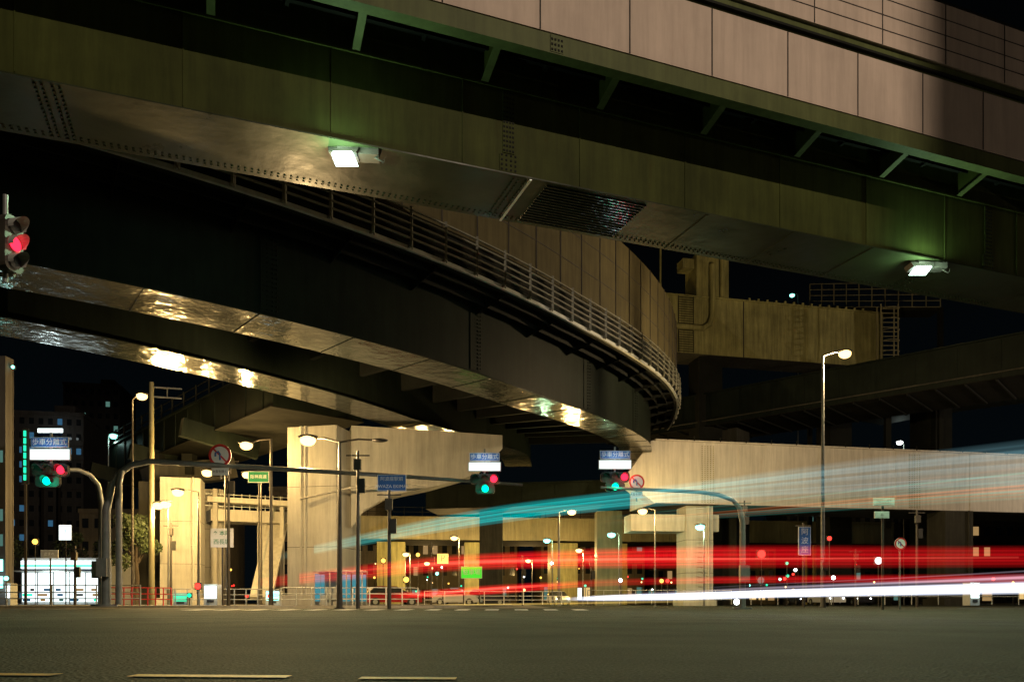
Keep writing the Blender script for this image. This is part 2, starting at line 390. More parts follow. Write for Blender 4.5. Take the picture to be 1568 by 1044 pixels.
# ------------------------------------------------------------------ right side structures
def hgirder(name,pA,pB,h,w,k,topz=None,ribs=0,ks='soffit'):
    b=B(name); pA=Vector(pA);pB=Vector(pB); d=(pB-pA); L=d.length; d.normalize(); n=Vector((-d.y,d.x,0)).normalized()
    if n.y<0: n=-n
    up=Vector((0,0,1))
    b.prism([pA,pA+n*w,pA+n*w+up*h,pA+up*h],pB-pA,k)
    b.prism([pA-n*.15-up*.06,pA+n*(w+.15)-up*.06,pA+n*(w+.15)-up*.003,pA-n*.15-up*.003],pB-pA,ks)
    b.prism([pA-n*.2+up*(h+.003),pA+n*(w+.2)+up*(h+.003),pA+n*(w+.2)+up*(h+.12),pA-n*.2+up*(h+.12)],pB-pA,k)
    if ribs:
        s=ribs
        while s<L:
            p=pA+d*s-n*.02; b.beam(p,p+up*h,.05,.06,k,up=n); s+=ribs
    return b,d,n,L
pA=loc(1003,770,65)
pB=Vector((pA.x+60,pA.y+12,pA.z))
b,d,n,L=hgirder('white_girder_viaduct',pA,pB,5.1,6,'white',ribs=7.4,ks='concd')
for s in (4.6,24,44):
    for ii in range(28):
        for j in (-.5,-.25,0,.25,.5): b.box(pA+d*(s+j)-n*.03+Vector((0,0,.2+ii*.17)),(.07,.06,.07),'beige')
for i in range(26):
    p=pA+d*(1+i*2.3)-n*.3+Vector((0,0,5.15)); b.beam(p,p+Vector((0,0,.35)),.08,.05,'dark')
b.prism([pA+Vector((-2.6,-.1,1.9)),pA+Vector((0,-.0,0)),pA+Vector((0,0,5.1)),pA+Vector((-.3,0,5.1))],(0,3,0),'white')
b.done()
ex=loc(1072,0,65.5).x
b=pier('girder_pier',ex,67.5,2.3,2.6,8.3,.1)
for i in range(20): b.beam((ex-.1,66.0,.5+i*.4),(ex+.4,66.0,.5+i*.4),.04,.04,'rail')
b.box((ex-2,67.5,6.9),(7.5,2.4,1.4),'conc',.1)
b.done()
for x in (39,62):
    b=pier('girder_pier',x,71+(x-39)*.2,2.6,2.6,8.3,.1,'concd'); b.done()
pA=loc(1008,538,75);pB=loc(1352,553,80); pB.z=pA.z-.1
b,d,n,L=hgirder('portal_crossbeam',pA,pB,5.4,3,'beige',ribs=0,ks='concd')
b.prism([pA+d*8.7+Vector((0,-.03,0)),pA+d*8.8+Vector((0,-.03,0)),pA+d*8.8+Vector((0,-.03,5.6)),pA+d*8.7+Vector((0,-.03,5.6))],(0,.02,0),'joint')
b.box(pA+d*5.6+n*1.4+Vector((0,0,7.6)),(3.3,2.6,4.2),'beige',.2)
b.box(pA+d*3.6+n*1.4+Vector((0,0,8.9)),(1.6,1.4,.9),'beige',.2)
zz=Vector((0,0,1))
b.tube([pA-n*.4+d*0.2+zz*2.4,pA-n*.4+d*4.3+zz*2.4,pA-n*.4+d*5.0+zz*2.8,pA-n*.4+d*5.3+zz*3.6,pA-n*.4+d*5.3+zz*8.5],.28,'beige',12)
b.tube([pA-n*.4+d*6.3+zz*5.5,pA-n*.4+d*6.3+zz*9.6],.2,'beige',10)
for s in (2.0,): 
    for ii in range(24): b.beam(pA-n*.1+d*s+zz*(.2+ii*.22),pA-n*.1+d*(s+1.5)+zz*(.2+ii*.22),.05,.05,'dark')
    for e in (0,1.5): b.beam(pA-n*.1+d*(s+e)+zz*.1,pA-n*.1+d*(s+e)+zz*5.4,.06,.06,'dark')
for ii in range(14): b.box(pA+d*(9.3+ii*.95)-n*.1+zz*5.62,(.18,.2,.22),'beige')
b.tube([pA-n*.3+d*.1-zz*3.5,pA-n*.3+d*.1+zz*9.5],.09,'beige',8)
for s in (5.5,19.5):
    b.box(Vector((pA.x,pA.y,0))+d*s+n*1.5+zz*(pA.z/2),(2.4,2.4,pA.z),'dark',.2)
b.done()
b=B('maintenance_walkway')
p0=loc(1240,470,84);p1=loc(1440,470,76)
for z in (0,.6,1.2,1.8,2.4): b.beam(p0+zz*z,p1+zz*z,.07,.07,'beiged')
for i in range(11):
    p=p0.lerp(p1,i/10); b.beam(p,p+zz*2.4,.08,.08,'beiged')
b.prism([p0-zz*.3,p1-zz*.3,p1,p0],(0,2,0),'dark')
b.beam(p0+zz*-.1,Vector((p0.x,p0.y,0)),.4,.4,'dark');b.beam(p1+zz*-.1,Vector((p1.x,p1.y,0)),.4,.4,'dark')
b.done()
b=B('access_ladder')
p=loc(1362,548,74)
for e in (-.5,.5):
    for f in (0,.8): b.beam(p+Vector((e*1.6,f,-1)),p+Vector((e*1.6,f,5)),.09,.09,'beiged')
for i in range(14): b.beam(p+Vector((-.8,0,-1+i*.43)),p+Vector((.8,0,-1+i*.43)),.06,.06,'beiged')
for i in range(6):
    b.tube([p+Vector((.8*math.cos(q_),-.2-.6*math.sin(q_),-.5+i)) for q_ in [math.pi*j/6 for j in range(7)]],.035,'beiged',5)
b.beam(p+Vector((0,.4,-1)),p+Vector((0,.4,-p.z)),.5,.5,'dark')
b.done()
# F dark viaduct
pA=Vector((10,84,17.2));pB=Vector((75,26,17.2))
b,d,n,L=hgirder('dark_girder_viaduct',pA,pB,3.0,7.5,'girderB',ribs=3,ks='deck')
for i in range(40):
    p=pA+d*(i*2.1)-Vector((0,0,.1)); b.beam(p,p+n*7.5,.12,.2,'dark')
b.tube([pA-n*.3+zz*.4,pB-n*.3+zz*.4],.07,'concd',8)
for s in (12,80): b.box(pA+d*s+n*3.7+Vector((0,0,-8.65)),(3,3,17.1),'concd',-.7)
b.done()
b=B('loop_ramp_viaduct')
st2=[]
for i in range(30):
    t=math.radians(-150+i*4); c,s=math.cos(t),math.sin(t); st2.append((62+32*c,98+32*s,HC+21.5,-c,-s))
b.sweep(st2,[(0,0),(9,0),(9,.5),(0,.5)],'concd'); b.sweep(st2,[(2,-2.6),(6,-2.6),(6,-.003),(2,-.003)],'girderB')
b.sweep(st2,[(.0,.503),(.25,.503),(.25,2.4),(0,2.4)],'beiged')
b.box((41,78,10.8),(2.6,2.6,21),'dark',.3); b.box((62,70,9.4),(2.6,2.6,19),'dark',.3)
b.done()
pA=Vector((-22,88,7.3));pB=Vector((46,96,7.3))
b,d,n,L=hgirder('distant_girder_viaduct',pA,pB,2.5,8,'beiged',ribs=4.5,ks='deck')
for i in range(34):
    p=pA+d*(i*2)-n*.25+Vector((0,0,2.6)); b.beam(p,p+Vector((0,0,1.1)),.06,.06,'dark')
for z in (3.1,3.6): b.beam(pA-n*.25+Vector((0,0,z)),pB-n*.25+Vector((0,0,z)),.05,.05,'dark')
for x in (-14,-4,6,12.5,26,38):
    b.box((x,94+x*.1,3.65),(3.2 if x!=12.5 else 2,2.5,7.3),'beige',.1)
b.done()
pA=Vector((-8,74,9.0));pB=Vector((24,70,9.4))
b,d,n,L=hgirder('ramp_cross_girder',pA,pB,2.0,5,'girderB',ribs=3,ks='deck')
b.box((-2,77,4.5),(2.2,2.2,9),'concd'); b.box((9.3,77,4.5),(2.4,2.2,9),'beiged'); b.done()
# H left dark viaduct
pA=Vector((-36.5,72,11.8))
pB=Vector((-14,46.7,11.8))
b,d,n,L=hgirder('side_viaduct',pA,pB,2.4,6,'girderB',ribs=2.5,ks='deck')
for i in range(15):
    p=pA+d*(i*2.4)+Vector((0,0,2.5)); b.beam(p,p+Vector((0,0,1.2)),.1,.1,'dark')
for z in (3.0,3.6): b.beam(pA+Vector((0,0,z)),pB+Vector((0,0,z)),.06,.06,'dark')
for s in (3,14,25):
    p=pA+d*s; b.beam(p+n*3+Vector((0,0,-1)),p-n*2.2+Vector((0,0,-.1)),.5,1.2,'girderB')
b.done()
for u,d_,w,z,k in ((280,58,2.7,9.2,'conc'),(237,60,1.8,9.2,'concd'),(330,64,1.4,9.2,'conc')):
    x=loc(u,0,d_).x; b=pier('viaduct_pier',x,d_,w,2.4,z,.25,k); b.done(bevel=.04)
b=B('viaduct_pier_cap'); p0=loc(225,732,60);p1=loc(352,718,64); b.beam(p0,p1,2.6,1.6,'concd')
for u in (240,290,335): p=loc(u,700,61); b.box((p.x,p.y,10.8),(.8,1,1.6),'dark')
b.done()
b=B('pedestrian_bridge')
p0=loc(318,790,62);p1=loc(470,796,66)
b.beam(p0,p1,2.6,.9,'conc'); 
for z in (.7,1.0,1.3,1.6): b.beam(p0+Vector((0,-1.3,z)),p1+Vector((0,-1.3,z)),.05,.05,'rail')
for i in range(14):
    p=p0.lerp(p1,i/13)+Vector((0,-1.3,.4)); b.beam(p,p+Vector((0,0,1.3)),.06,.06,'rail')
for t in (.1,.55,.9):
    p=p0.lerp(p1,t); b.box((p.x,p.y,p.z/2-.2),(.8,.8,p.z-.4),'conc')
p2=loc(400,915,58)
b.beam(p0.lerp(p1,.7),p2,1.6,.3,'conc')
for z in (.8,1.2): b.beam(p0.lerp(p1,.7)+Vector((0,-.8,z)),p2+Vector((0,-.8,z)),.05,.05,'rail')
b.beam(loc(318,765,61),loc(440,772,63),1.5,.4,'conc'); b.beam(loc(330,748,61),loc(330,925,61),.3,.3,'conc')
b.beam(loc(432,772,63),loc(432,925,63),.3,.3,'conc')
b.done()
# ------------------------------------------------------------------ street lamps
def lamp_head(b,h,sx,k,ek):
    b.sphere(h+Vector((sx*.1,0,.13)),.36,k,12,(1.25,.6,.3))
    b.sphere(h+Vector((sx*.1,0,-.02)),.33,ek,12,(1.1,.8,.8))
def street_lamp(pu,pv,d,heads,power,col=SOD,k='pole',ek='e_sodium',r=.09):
    base=loc(pu,900,d); base.z=0; top=loc(pu,pv,d)
    b=B('fill_lamp')
    b.tube([base,base+Vector((0,0,1.2)),top],[r*1.6,r*1.35,r*.75],k,10)
    b.tube([base,base+Vector((0,0,.06))],r*2.6,k,10); b.box(base+Vector((0,-r*1.6,.9)),(.14,.06,.35),k)
    Ls=[]
    for (hu,hv,lit) in heads:
        h=loc(hu,hv,d); mid=(top+h)/2+Vector((0,0,.12))
        b.tube([top,mid,h+Vector((0,0,.06))],r*.5,k,8)
        sx=1 if h.x>top.x else -1
        if lit:
            lamp_head(b,h,sx,k,ek); Ls.append(h+Vector((sx*.1,-.1,-.55)))
        else: b.sphere(h+Vector((sx*.1,0,.06)),.3,k,10,(1.25,.6,.3))
    o=b.done()
    for p in Ls:
        if power: light(o,p,power,col,.12)
    return o
street_lamp(1260,545,45,[(1291,541,1)],9000,(1,.72,.38))
street_lamp(520,677,35,[(475,673,1),(578,676,0)],4200,(1,.68,.30),k='poled')
street_lamp(415,672,44,[(380,681,1)],1400,k='poled')
street_lamp(203,612,52,[(215,606,1)],250,k='poled',r=.07)
street_lamp(345,724,50,[(320,723,1)],2600,k='poled',r=.07)
street_lamp(400,727,54,[(381,726,1)],2600,k='poled',r=.06)
street_lamp(304,753,48,[(275,753,1)],2200,k='poled',r=.06)
street_lamp(258,768,50,[(245,773,1),(256,771,1)],1000,r=.05)
street_lamp(166,668,70,[(172,667,1)],100,(.6,1,.9),'pole','e_cyan',.06)
street_lamp(1003,780,60,[(986,782,1)],1800,r=.05)
street_lamp(948,818,70,[(938,818,1)],350,GRN,'pole','e_cyan',.05)
street_lamp(1078,808,60,[(1074,806,1)],350,GRN,'pole','e_cyan',.05)
street_lamp(846,828,80,[(839,827,1)],300,GRN,'pole','e_cyan',.05)
street_lamp(703,824,80,[(697,823,1)],2400,r=.05)
street_lamp(764,836,84,[(758,835,1)],2200,r=.05)
street_lamp(628,846,86,[(623,848,1)],1800,r=.05)  # far sodium lamps from this line down added to warm the mid-ground
street_lamp(893,842,86,[(888,842,1)],1800,r=.05)
street_lamp(660,862,104,[(655,862,1)],1600,r=.05)
street_lamp(815,858,104,[(810,858,1)],1600,r=.05)
street_lamp(1384,680,90,[(1379,677,1)],60,(.8,1,.9),'pole','e_white',.05)
street_lamp(1222,450,110,[(1214,452,1)],0,(.8,1,.9),'pole','e_cyan',.05)
def mast(x,y,z,power,col,target,cone):  # unseen mast, added to throw high light on the fascia panels
    b=B('unseen_light_mast'); b.tube([(x,y,0),(x,y,z)],[.45,.2],'pole',12); b.tube([(x,y,0),(x,y,.1)],.9,'kerb',12)
    b.tube([(x+.9*math.cos(t),y+.9*math.sin(t),z) for t in [i*math.pi/6 for i in range(13)]],.06,'pole',6)
    for i in range(6):
        t=i*math.pi/3; c=Vector((x+.9*math.cos(t),y+.9*math.sin(t),z-.15)); b.box(c,(.4,.4,.2),'pole'); b.box(c-Vector((0,0,.12)),(.3,.3,.03),'e_sodium')
        b.beam((x,y,z),c+Vector((0,0,.1)),.05,.05,'pole')
    o=b.done(); light(o,(x-.3,y+1.6,z-.6),power,col,.25,spot=cone,target=target,blend=.35)
mast(30,-25,42,80000,WRM,(1,26,19),48)
def fill_lamp_at(x,y,z,dx,power,col=SOD):  # lamps added as fill, most of them out of view
    b=B('fill_lamp'); b.tube([(x,y,0),(x,y,1.2),(x,y,z)],[.16,.13,.08],'pole',10)
    b.tube([(x,y,z),(x+dx*.5,y,z+.15),(x+dx,y,z+.1)],.05,'pole',8); lamp_head(b,Vector((x+dx,y,z)),1 if dx>0 else -1,'pole','e_sodium')
    o=b.done(); light(o,(x+dx,y,z-.5),power,col,.12)
fill_lamp_at(-26,10,9.5,1.5,110); fill_lamp_at(38,32,11,-1.5,2000,(1,.8,.55)); fill_lamp_at(60,60,14,-1.5,5200,(1,.78,.55))
fill_lamp_at(4,68,8.0,1,500); fill_lamp_at(18,-6,9.5,-1.5,120,(1,.85,.65)); fill_lamp_at(33,4,17,-1.5,1200,(1,.8,.62))
# ------------------------------------------------------------------ signals
def lens(b,c,fx,r,k,n=Vector((0,-1,0)),hk='housing'):
    n=n.normalized(); x=n.cross(Vector((0,0,1))).normalized(); up=Vector((0,0,1))
    vs=[c+n*.03]+[c+n*.02+(x*math.cos(i*math.pi/8)+up*math.sin(i*math.pi/8))*r for i in range(16)]
    b.add(vs,[(0,1+i,1+(i+1)%16) for i in range(16)],k)
    a0,a1=-20,200; vs=[];fs=[]
    for i in range(13):
        t=math.radians(a0+(a1-a0)*i/12); q=(x*math.cos(t)+up*math.sin(t))*(r*1.12)
        vs+= [c+q,c+q*1.0+n*(.12+.16*max(0,math.sin(t)))]
    for i in range(12): fs.append((2*i,2*i+1,2*i+3,2*i+2))
    b.add(vs,fs,hk)
def rbox(b,c,w,h,dp,k,n=Vector((0,-1,0))):
    x=n.cross(Vector((0,0,1))).normalized(); up=Vector((0,0,1)); rr=min(w,h)*.3; poly=[]
    for sx,sy,a0 in ((1,1,0),(-1,1,90),(-1,-1,180),(1,-1,270)):
        for j in range(4):
            t=math.radians(a0+j*30); poly.append(c+x*(sx*(w/2-rr)+rr*math.cos(t))+up*(sy*(h/2-rr)+rr*math.sin(t)))
    b.prism(poly,-n*dp,k)
def signal(u,v,d,au,av,plate=True):
    p=loc(u,v,d); b=B('traffic_signal'); n=Vector((0,-1,0))
    rbox(b,p,1.28,.46,.16,'black'); 
    for i,k in enumerate(('black','black','e_red')): lens(b,p+Vector((-.41+.41*i,0,0)),0,.155,k,hk='black')
    q=loc(au,av,d); rbox(b,q,.86,.42,.16,'black')
    lens(b,q,0,.15,'e_green',hk='black')
    b.beam(q+Vector((0,.1,0)),p+Vector((0,.1,.1)),.06,.06,'pole'); b.beam(p+Vector((0,.1,-.2)),p+Vector((0,.1,1.35)),.07,.07,'pole')
    if plate:
        b.box(p+Vector((0,.02,.55)),(1.4,.06,.36),'e_panel'); b.box(p+Vector((0,.04,.55)),(1.46,.04,.42),'housing')
        b.box(p+Vector((0,.02,.98)),(1.34,.04,.36),'whitep'); b.box(p+Vector((0,-.003,.98)),(1.30,.02,.32),'blue')
    o=b.done()
    if plate: text(o,'歩車分離式',p+Vector((0,-.02,.98)),.25,'whitep'); light(o,p+Vector((0,-.6,.75)),16,(.8,1,1),.2,name='sign_glow')
    light(o,p+Vector((.41,-.45,0)),18,(1,.04,.06),.1,name='red_glow'); light(o,q+Vector((0,-.45,0)),18,(0,1,.5),.1,name='green_glow')
    return o
def mast_arm(name,pts,radii,base):
    b=B(name); b.tube(pts,radii,'pole',12); b.tube([base,base+Vector((0,0,.08))],.4,'pole',12)
    b.box(base+Vector((.0,-.28,1.5)),(.4,.25,.7),'pole'); return b
base=loc(163,900,31);base.z=0.13
P=lambda u,v,d:loc(u,v,d)
b=mast_arm('signal_mast',[base,P(163,780,31),P(170,745,31),P(182,725,31.1),P(200,712,31.2),P(228,706,31.4),P(400,716,33),P(600,728,35),P(800,742,37.2)],[.17,.15,.14,.13,.12,.11,.10,.09,.06],base)
b.tube([P(182,925,31),P(182,740,31),P(186,720,31)],.12,'pole',10)
b.done()
signal(742,733,35.5,743,748)
base=loc(1137,900,34);base.z=0
b=mast_arm('signal_mast',[base,P(1137,800,34),P(1133,778,34),P(1122,765,34),P(1100,757,34),P(1070,753,34.2),P(920,746,35.2)],[.14,.12,.11,.1,.09,.08,.06],base); b.done()
signal(942,730,35.2,942,745) 
base=loc(155,900,33);base.z=.13
b=mast_arm('signal_mast',[base,P(155,770,33),P(150,742,33),P(138,727,32),P(120,719,31),P(60,718,29)],[.13,.11,.1,.09,.08,.06],base); b.done()
signal(76,719,28.5,72,736)
b=B('traffic_signal'); n=Vector((.96,-.22,0)).normalized(); p=loc(22,374,15)
rbox(b,p,.42,1.04,.2,'poled',n)
for i,k in enumerate(('black','e_red','black')): lens(b,p+Vector((0,0,.33-.33*i)) + n*.005,0,.135,k,n)
b.tube([p+Vector((-.2,.05,.95)),p+Vector((-.2,.05,-.7))],.05,'pole',8)
b.tube([p+Vector((-.1,.15,.4)),p+Vector((-1.4,.2,.4))],.05,'pole',8); b.tube([p+Vector((-.1,.15,-.5)),p+Vector((-1.4,.2,-.5))],.05,'pole',8)
b.tube([(p.x-1.4,p.y+.2,0),(p.x-1.4,p.y+.2,7.5)],.14,'pole',10)
o=b.done()
light(o,p+n*.5,1,(1,.05,.05),.1); light(o,p+Vector((1.2,-1.2,1.0)),2.5,(1,1,.9),.1)  # white light is an added fill for the housing, no bulb there
def round_sign(u,v,d,r=.32,noturn=True,cap=False,pole=None):
    p=loc(u,v,d); b=B('traffic_sign')
    def disk(rr,off,k):
        vs=[p+Vector((rr*math.cos(i*math.pi/14),off,rr*math.sin(i*math.pi/14))) for i in range(28)]; b.add(vs,[tuple(range(28))],k)
    b.tube([p+Vector((0,.02,0)),p+Vector((0,-.01,0))],r,'whitep',28); disk(r,-.014,'redp'); disk(r*.78,-.018,'whitep')
    b.tube([p+Vector((.0,-.02,-.42*r)),p+Vector((.0,-.02,.1*r)),p+Vector((-.15*r,-.02,.32*r)),p+Vector((-.4*r,-.02,.2*r)),p+Vector((-.4*r,-.02,-.1*r))],r*.09,'blue',6)
    b.beam(p+Vector((-.55*r,-.03,.55*r)),p+Vector((.55*r,-.03,-.55*r)),r*.14,.01,'redp',up=(0,1,0))
    if cap: b.box(p+Vector((0,0,-r-.2)),(.75*r*2,.03,.3),'whitep')
    if pole: 
        b.tube([(p.x,p.y+.06,0),(p.x,p.y+.06,p.z+r)],.04,'pole',8)
    else: b.tube([p+Vector((0,.06,r)),p+Vector((0,.06,-r-.5))],.035,'pole',8)
    o=b.done()
    if cap: text(o,'大型を除く',p+Vector((0,-.02,-r-.2)),.12,'black')
    light(o,p+Vector((.3,-1.3,-.5)),7,(1,.85,.6),.2,name='sign_glow')
round_sign(337,697,32.4,.46,cap=True); round_sign(975,738,34.9,.34,cap=True)
round_sign(1379,832,32,.24,pole=True)
def sign_board(u,v,d,w,h,k,lines,size,posts=(0,),tk='whitep',name='direction_sign',glow=0):
    p=loc(u,v,d); b=B(name); b.box(p,(w,.05,h),'whitep'); b.box(p+Vector((0,-.028,0)),(w-.06,.01,h-.06),k)
    for q in posts: b.tube([(p.x+q,p.y+.08,0),(p.x+q,p.y+.08,p.z+h/2)],.05,'poled',8)
    o=b.done()
    for i,l in enumerate(lines): text(o,l,p+Vector((0,-.04,h/2-(i+.6)*h/(len(lines)+.2))),size,tk)
    if glow: light(o,p+Vector((0,-1.2,-.7)),glow,(.9,.95,1),.2,name='sign_glow')
    return o
sign_board(600,739,34.6,1.25,.72,'blue',['阿波座駅前','AWAZA EKIMAE'],.2,(),glow=12)
sign_board(1232,828,45,.7,1.6,'blue',['阿','波','座'],.42,glow=14)
sign_board(396,730,50,1.3,.7,'green',['阪神高速'],.26)
sign_board(340,823,42,1.2,1.0,'whitep',['↑ 本町','西長堀'],.3,tk='green',glow=14)
sign_board(1353,768,30,.8,.3,'whitep',['西本町'],.2,(.0,)); sign_board(1350,788,30,.55,.26,'whitep',['←'],.2,())
sign_board(722,876,60,1.6,.9,'e_greens',['駐車場'],.45,(-.6,.6),name='parking_sign')
sign_board(678,855,70,1.0,.9,'e_amber',['P'],.8,(0,),name='parking_sign')
sign_board(76,848,50,1.1,.5,'housing',['止まれ'],.22)
sign_board(100,815,62,1.0,1.2,'e_shop',['7'],.5,(0,),tk='blue',name='convenience_sign')
# ------------------------------------------------------------------ buildings
def building(name,x,y,w,dp,h,floors,cols,p_lit,lk='e_win',rz=0,k='wall',ground=False):
    b=B(name); b.box((x,y,h/2),(w,dp,h),k,rz); b.box((x,y,h+.3),(w+.3,dp+.3,.6),k,rz)
    b.box((x+w*.2,y,h+1.5),(w*.25,dp*.4,2.2),k,rz)
    c,s=math.cos(rz),math.sin(rz)
    for f in range(floors):
        for i in range(cols):
            zx=-w/2+(i+.5)*w/cols; z=(f+.55)*h/floors; off=-dp/2-.03
            if f==0 and ground:
                kk=random.choice(['e_shopw','glass','e_win','glass','e_winc','e_shop','wall','e_shopw'])
                b.box((x+c*zx-s*off,y+s*zx+c*off,z*.85),(w/cols*random.uniform(.4,.85),.05,h/floors*random.uniform(.4,.62)),kk,rz); continue
            lit=random.random()<p_lit
            b.box((x+c*zx-s*off,y+s*zx+c*off,z),(w/cols*.5,.05,h/floors*.42),lk if lit else 'glass',rz)
        b.box((x-s*(-dp/2-.06),y+c*(-dp/2-.06),(f+1)*h/floors-.1),(w,.12,.12),k,rz)
    b.done()
building('shadow_caster_building',-47,52,10,14,26,8,4,.06,'e_winc',0,'wall')
building('shadow_caster_building',-86,150,14,14,34,13,9,.10,'e_winb',.2)
building('shadow_caster_building',-98,190,12,14,50,18,7,.12,'e_winc',.2)
building('shadow_caster_building',33.4,-9,14,10,52,14,6,.12,'e_win',0)  # unseen block added to cast the shadow on the right-hand panels
for x,y,w,h,fl,co,pl,lk in ((-52,120,20,13,4,12,.2,'e_win'),(-28,125,16,17,5,10,.15,'e_winc'),(-8,130,18,10,3,12,.2,'e_win'),(12,128,16,14,4,10,.15,'e_winc'),(32,132,20,12,4,14,.2,'e_win'),(54,135,18,15,5,12,.1,'e_winc'),(76,135,22,20,6,12,.1,'e_win'),(100,140,22,26,8,12,.05,'e_winc'),(130,150,30,36,11,14,.05,'e_win')):
    building('city_building',x,y,w,12,h,fl,co,pl,lk,random.uniform(-.1,.1),'wallt' if x<40 else 'wall',ground=True)
b=B('convenience_store'); p=loc(95,925,70); x,y=p.x,p.y+4
b.box((x,y,2.1),(7,8,4.2),'whitep'); b.box((x,y-4.06,3.6),(7.1,.12,.7),'e_shop')
for i in range(5):
    b.box((x-2.8+i*1.4,y-4.04,1.6),(1.3,.06,2.5),'e_shop')
    for j in range(3): b.box((x-2.8+i*1.4+random.uniform(-.3,.3),y-4.09,.5+.45*j),(random.uniform(.3,.9),.03,.22),random.choice(['e_win','e_winc','e_winb','poled','e_neon']))
b.box((x,y-4.13,3.5),(7.1,.04,.16),'e_neon')
b.box((x,y-4.1,3.15),(7.1,.1,.1),'blue'); b.box((x,y-4.7,3.0),(7.2,1.4,.08),'housing')
for i in range(6): b.beam((x-3.5+i*1.4,y-4.1,.1),(x-3.5+i*1.4,y-4.1,3),.06,.06,'pole')
o=b.done(); light(o,(x,y-6,2.5),300,(.8,1,1),.5)
b=B('sign_pillar'); p=loc(2,600,48); 
b.box((p.x,p.y,7.5),(1.0,.8,15),'wall'); 
for zz_ in (1.5,2.5,4,5.5,9): b.box((p.x+.1,p.y-.42,zz_),(.5,.05,.7),'e_cyan' if zz_<3 else 'e_winc')
b.done()
b=B('neon_sign'); p=loc(38,690,60)
for i in range(7): b.box((p.x,p.y,p.z-2+i*.55),(.15,.1,.42),'e_neon')
b.box((p.x,p.y+.1,p.z-.4),(.5,.12,4.2),'black'); b.beam((p.x,p.y+.1,p.z-2),(p.x,p.y+.1,0),.15,.15,'poled'); b.done()
b=B('rooftop_sign'); p=loc(77,659,140); b.box(p,(4.3,.3,.7),'e_shop'); b.box(p+Vector((0,0,-.7)),(4.0,.3,.3),'blue')
b.beam(p-Vector((1.5,-.2,0)),Vector((p.x-1.5,p.y+.2,0)),.3,.3,'poled');b.beam(p+Vector((1.5,.2,0)),Vector((p.x+1.5,p.y+.2,0)),.3,.3,'poled'); b.done()
# ------------------------------------------------------------------ street clutter
def fence(u0,u1,d0,d1,h,k,name='guard_fence',sp=1.0,rails=(.35,.65,1.0),tb=False):
    a0=loc(u0,0,d0);a1=loc(u1,0,d1);a0.z=a1.z=.13; b=B(name); L=(a1-a0).length; n=max(2,int(L/sp))
    for i in range(n+1):
        p=a0.lerp(a1,i/n); b.tube([p,p+Vector((0,0,h))],.035,k,6)
    for q in rails: b.tube([a0+Vector((0,0,h*q)),a1+Vector((0,0,h*q))],.028,k,6)
    b.done()
fence(540,640,42,44,.95,'whitep',sp=.9); fence(-60,215,36,37,.95,'rail',sp=1.6); fence(165,262,40,41,.9,'redp',sp=.35)
fence(250,430,44,45,.9,'rail',sp=.6); fence(650,860,60,62,1.0,'whitep',sp=1.5); fence(900,1120,62,62,1.1,'rail',sp=1.2)
fence(1150,1560,52,52,.9,'rail',sp=1.6,rails=(.6,1.0)); fence(430,545,40,41,.9,'rail',sp=.7)
b=B('bus_shelter'); p=loc(522,925,44); x,y=p.x,p.y
b.box((x,y,2.0),(2.7,1.5,.1),'rail')
for dx in (-1.3,-.45,.45,1.3):
    b.beam((x+dx,y-.7,.1),(x+dx,y-.7,1.98),.06,.06,'rail'); b.beam((x+dx,y+.7,.1),(x+dx,y+.7,1.98),.06,.06,'rail')
for dx in (-.88,0,.88): b.box((x+dx,y+.68,1.1),(.78,.02,1.5),'e_cyand')
b.box((x-1.28,y,1.1),(.02,1.2,1.5),'e_cyand'); b.box((x,y+.3,.5),(1.8,.4,.06),'rail'); b.done()
def vending(u,d,w,h,k):
    p=loc(u,0,d); b=B('vending_machine'); x,y=p.x,p.y
    b.box((x,y,.13+h/2),(w,.7,h),'housing'); b.box((x,y-.36,.13+h*.62),(w*.86,.03,h*.6),k); b.box((x,y-.37,.13+h*.2),(w*.5,.03,h*.12),'black')
    for i in range(3): b.box((x,y-.385,.13+h*(.42+.18*i)),(w*.8,.02,.04),'housing')
    o=b.done(); light(o,(x,y-1.2,1.4),50,(.8,1,1),.3)
vending(326,44,.75,1.15,'e_shop'); vending(420,50,.9,.9,'e_cyan'); vending(280,46,.85,.7,'e_neon'); vending(15,48,.5,1.3,'e_shop')
vending(1487,42,.5,1.2,'e_shop')
def marker(u,v,d,k,r=.1,name='warning_light'):
    p=loc(u,v,d); b=B(name); b.tube([(p.x,p.y,.0),(p.x,p.y,p.z-.05)],.03,'poled',6); b.box(p+Vector((0,.06,0)),(r*2.2,.1,r*2.3),'black'); b.sphere(p-Vector((0,.02,0)),r,k,10); b.done()
for u,v,d,k,r in ((303,897,44,'e_redd',.17),(378,912,46,'e_redd',.1),(412,912,46,'e_redd',.09),(290,911,44,'e_neon',.12),(1166,848,60,'e_redd',.3),(1270,824,58,'e_redd',.16),
   (1345,858,55,'e_shop',.25),(1128,921,48,'e_white',.18),(1276,884,60,'e_white',.15),(950,888,70,'e_white',.17),(1013,889,66,'e_amber',.17),(1022,889,66,'e_redd',.15),
   (622,887,70,'e_amber',.25),(587,858,76,'e_amber',.22),(640,849,80,'e_amber',.2),(10,885,46,'e_cyan',.13),(54,829,58,'e_amber',.2),(1432,636,95,'e_cyan',.16),(20,562,48,'e_cyan',.1),
   (845,862,85,'e_cyan',.2),(930,893,90,'e_shop',.3),(740,850,90,'e_shop',.25),(1165,888,70,'e_winc',.3),(705,905,80,'e_amber',.2),(560,905,60,'e_amber',.16),(1205,862,64,'e_neon',.12)):
    marker(u,v,d,k,r)
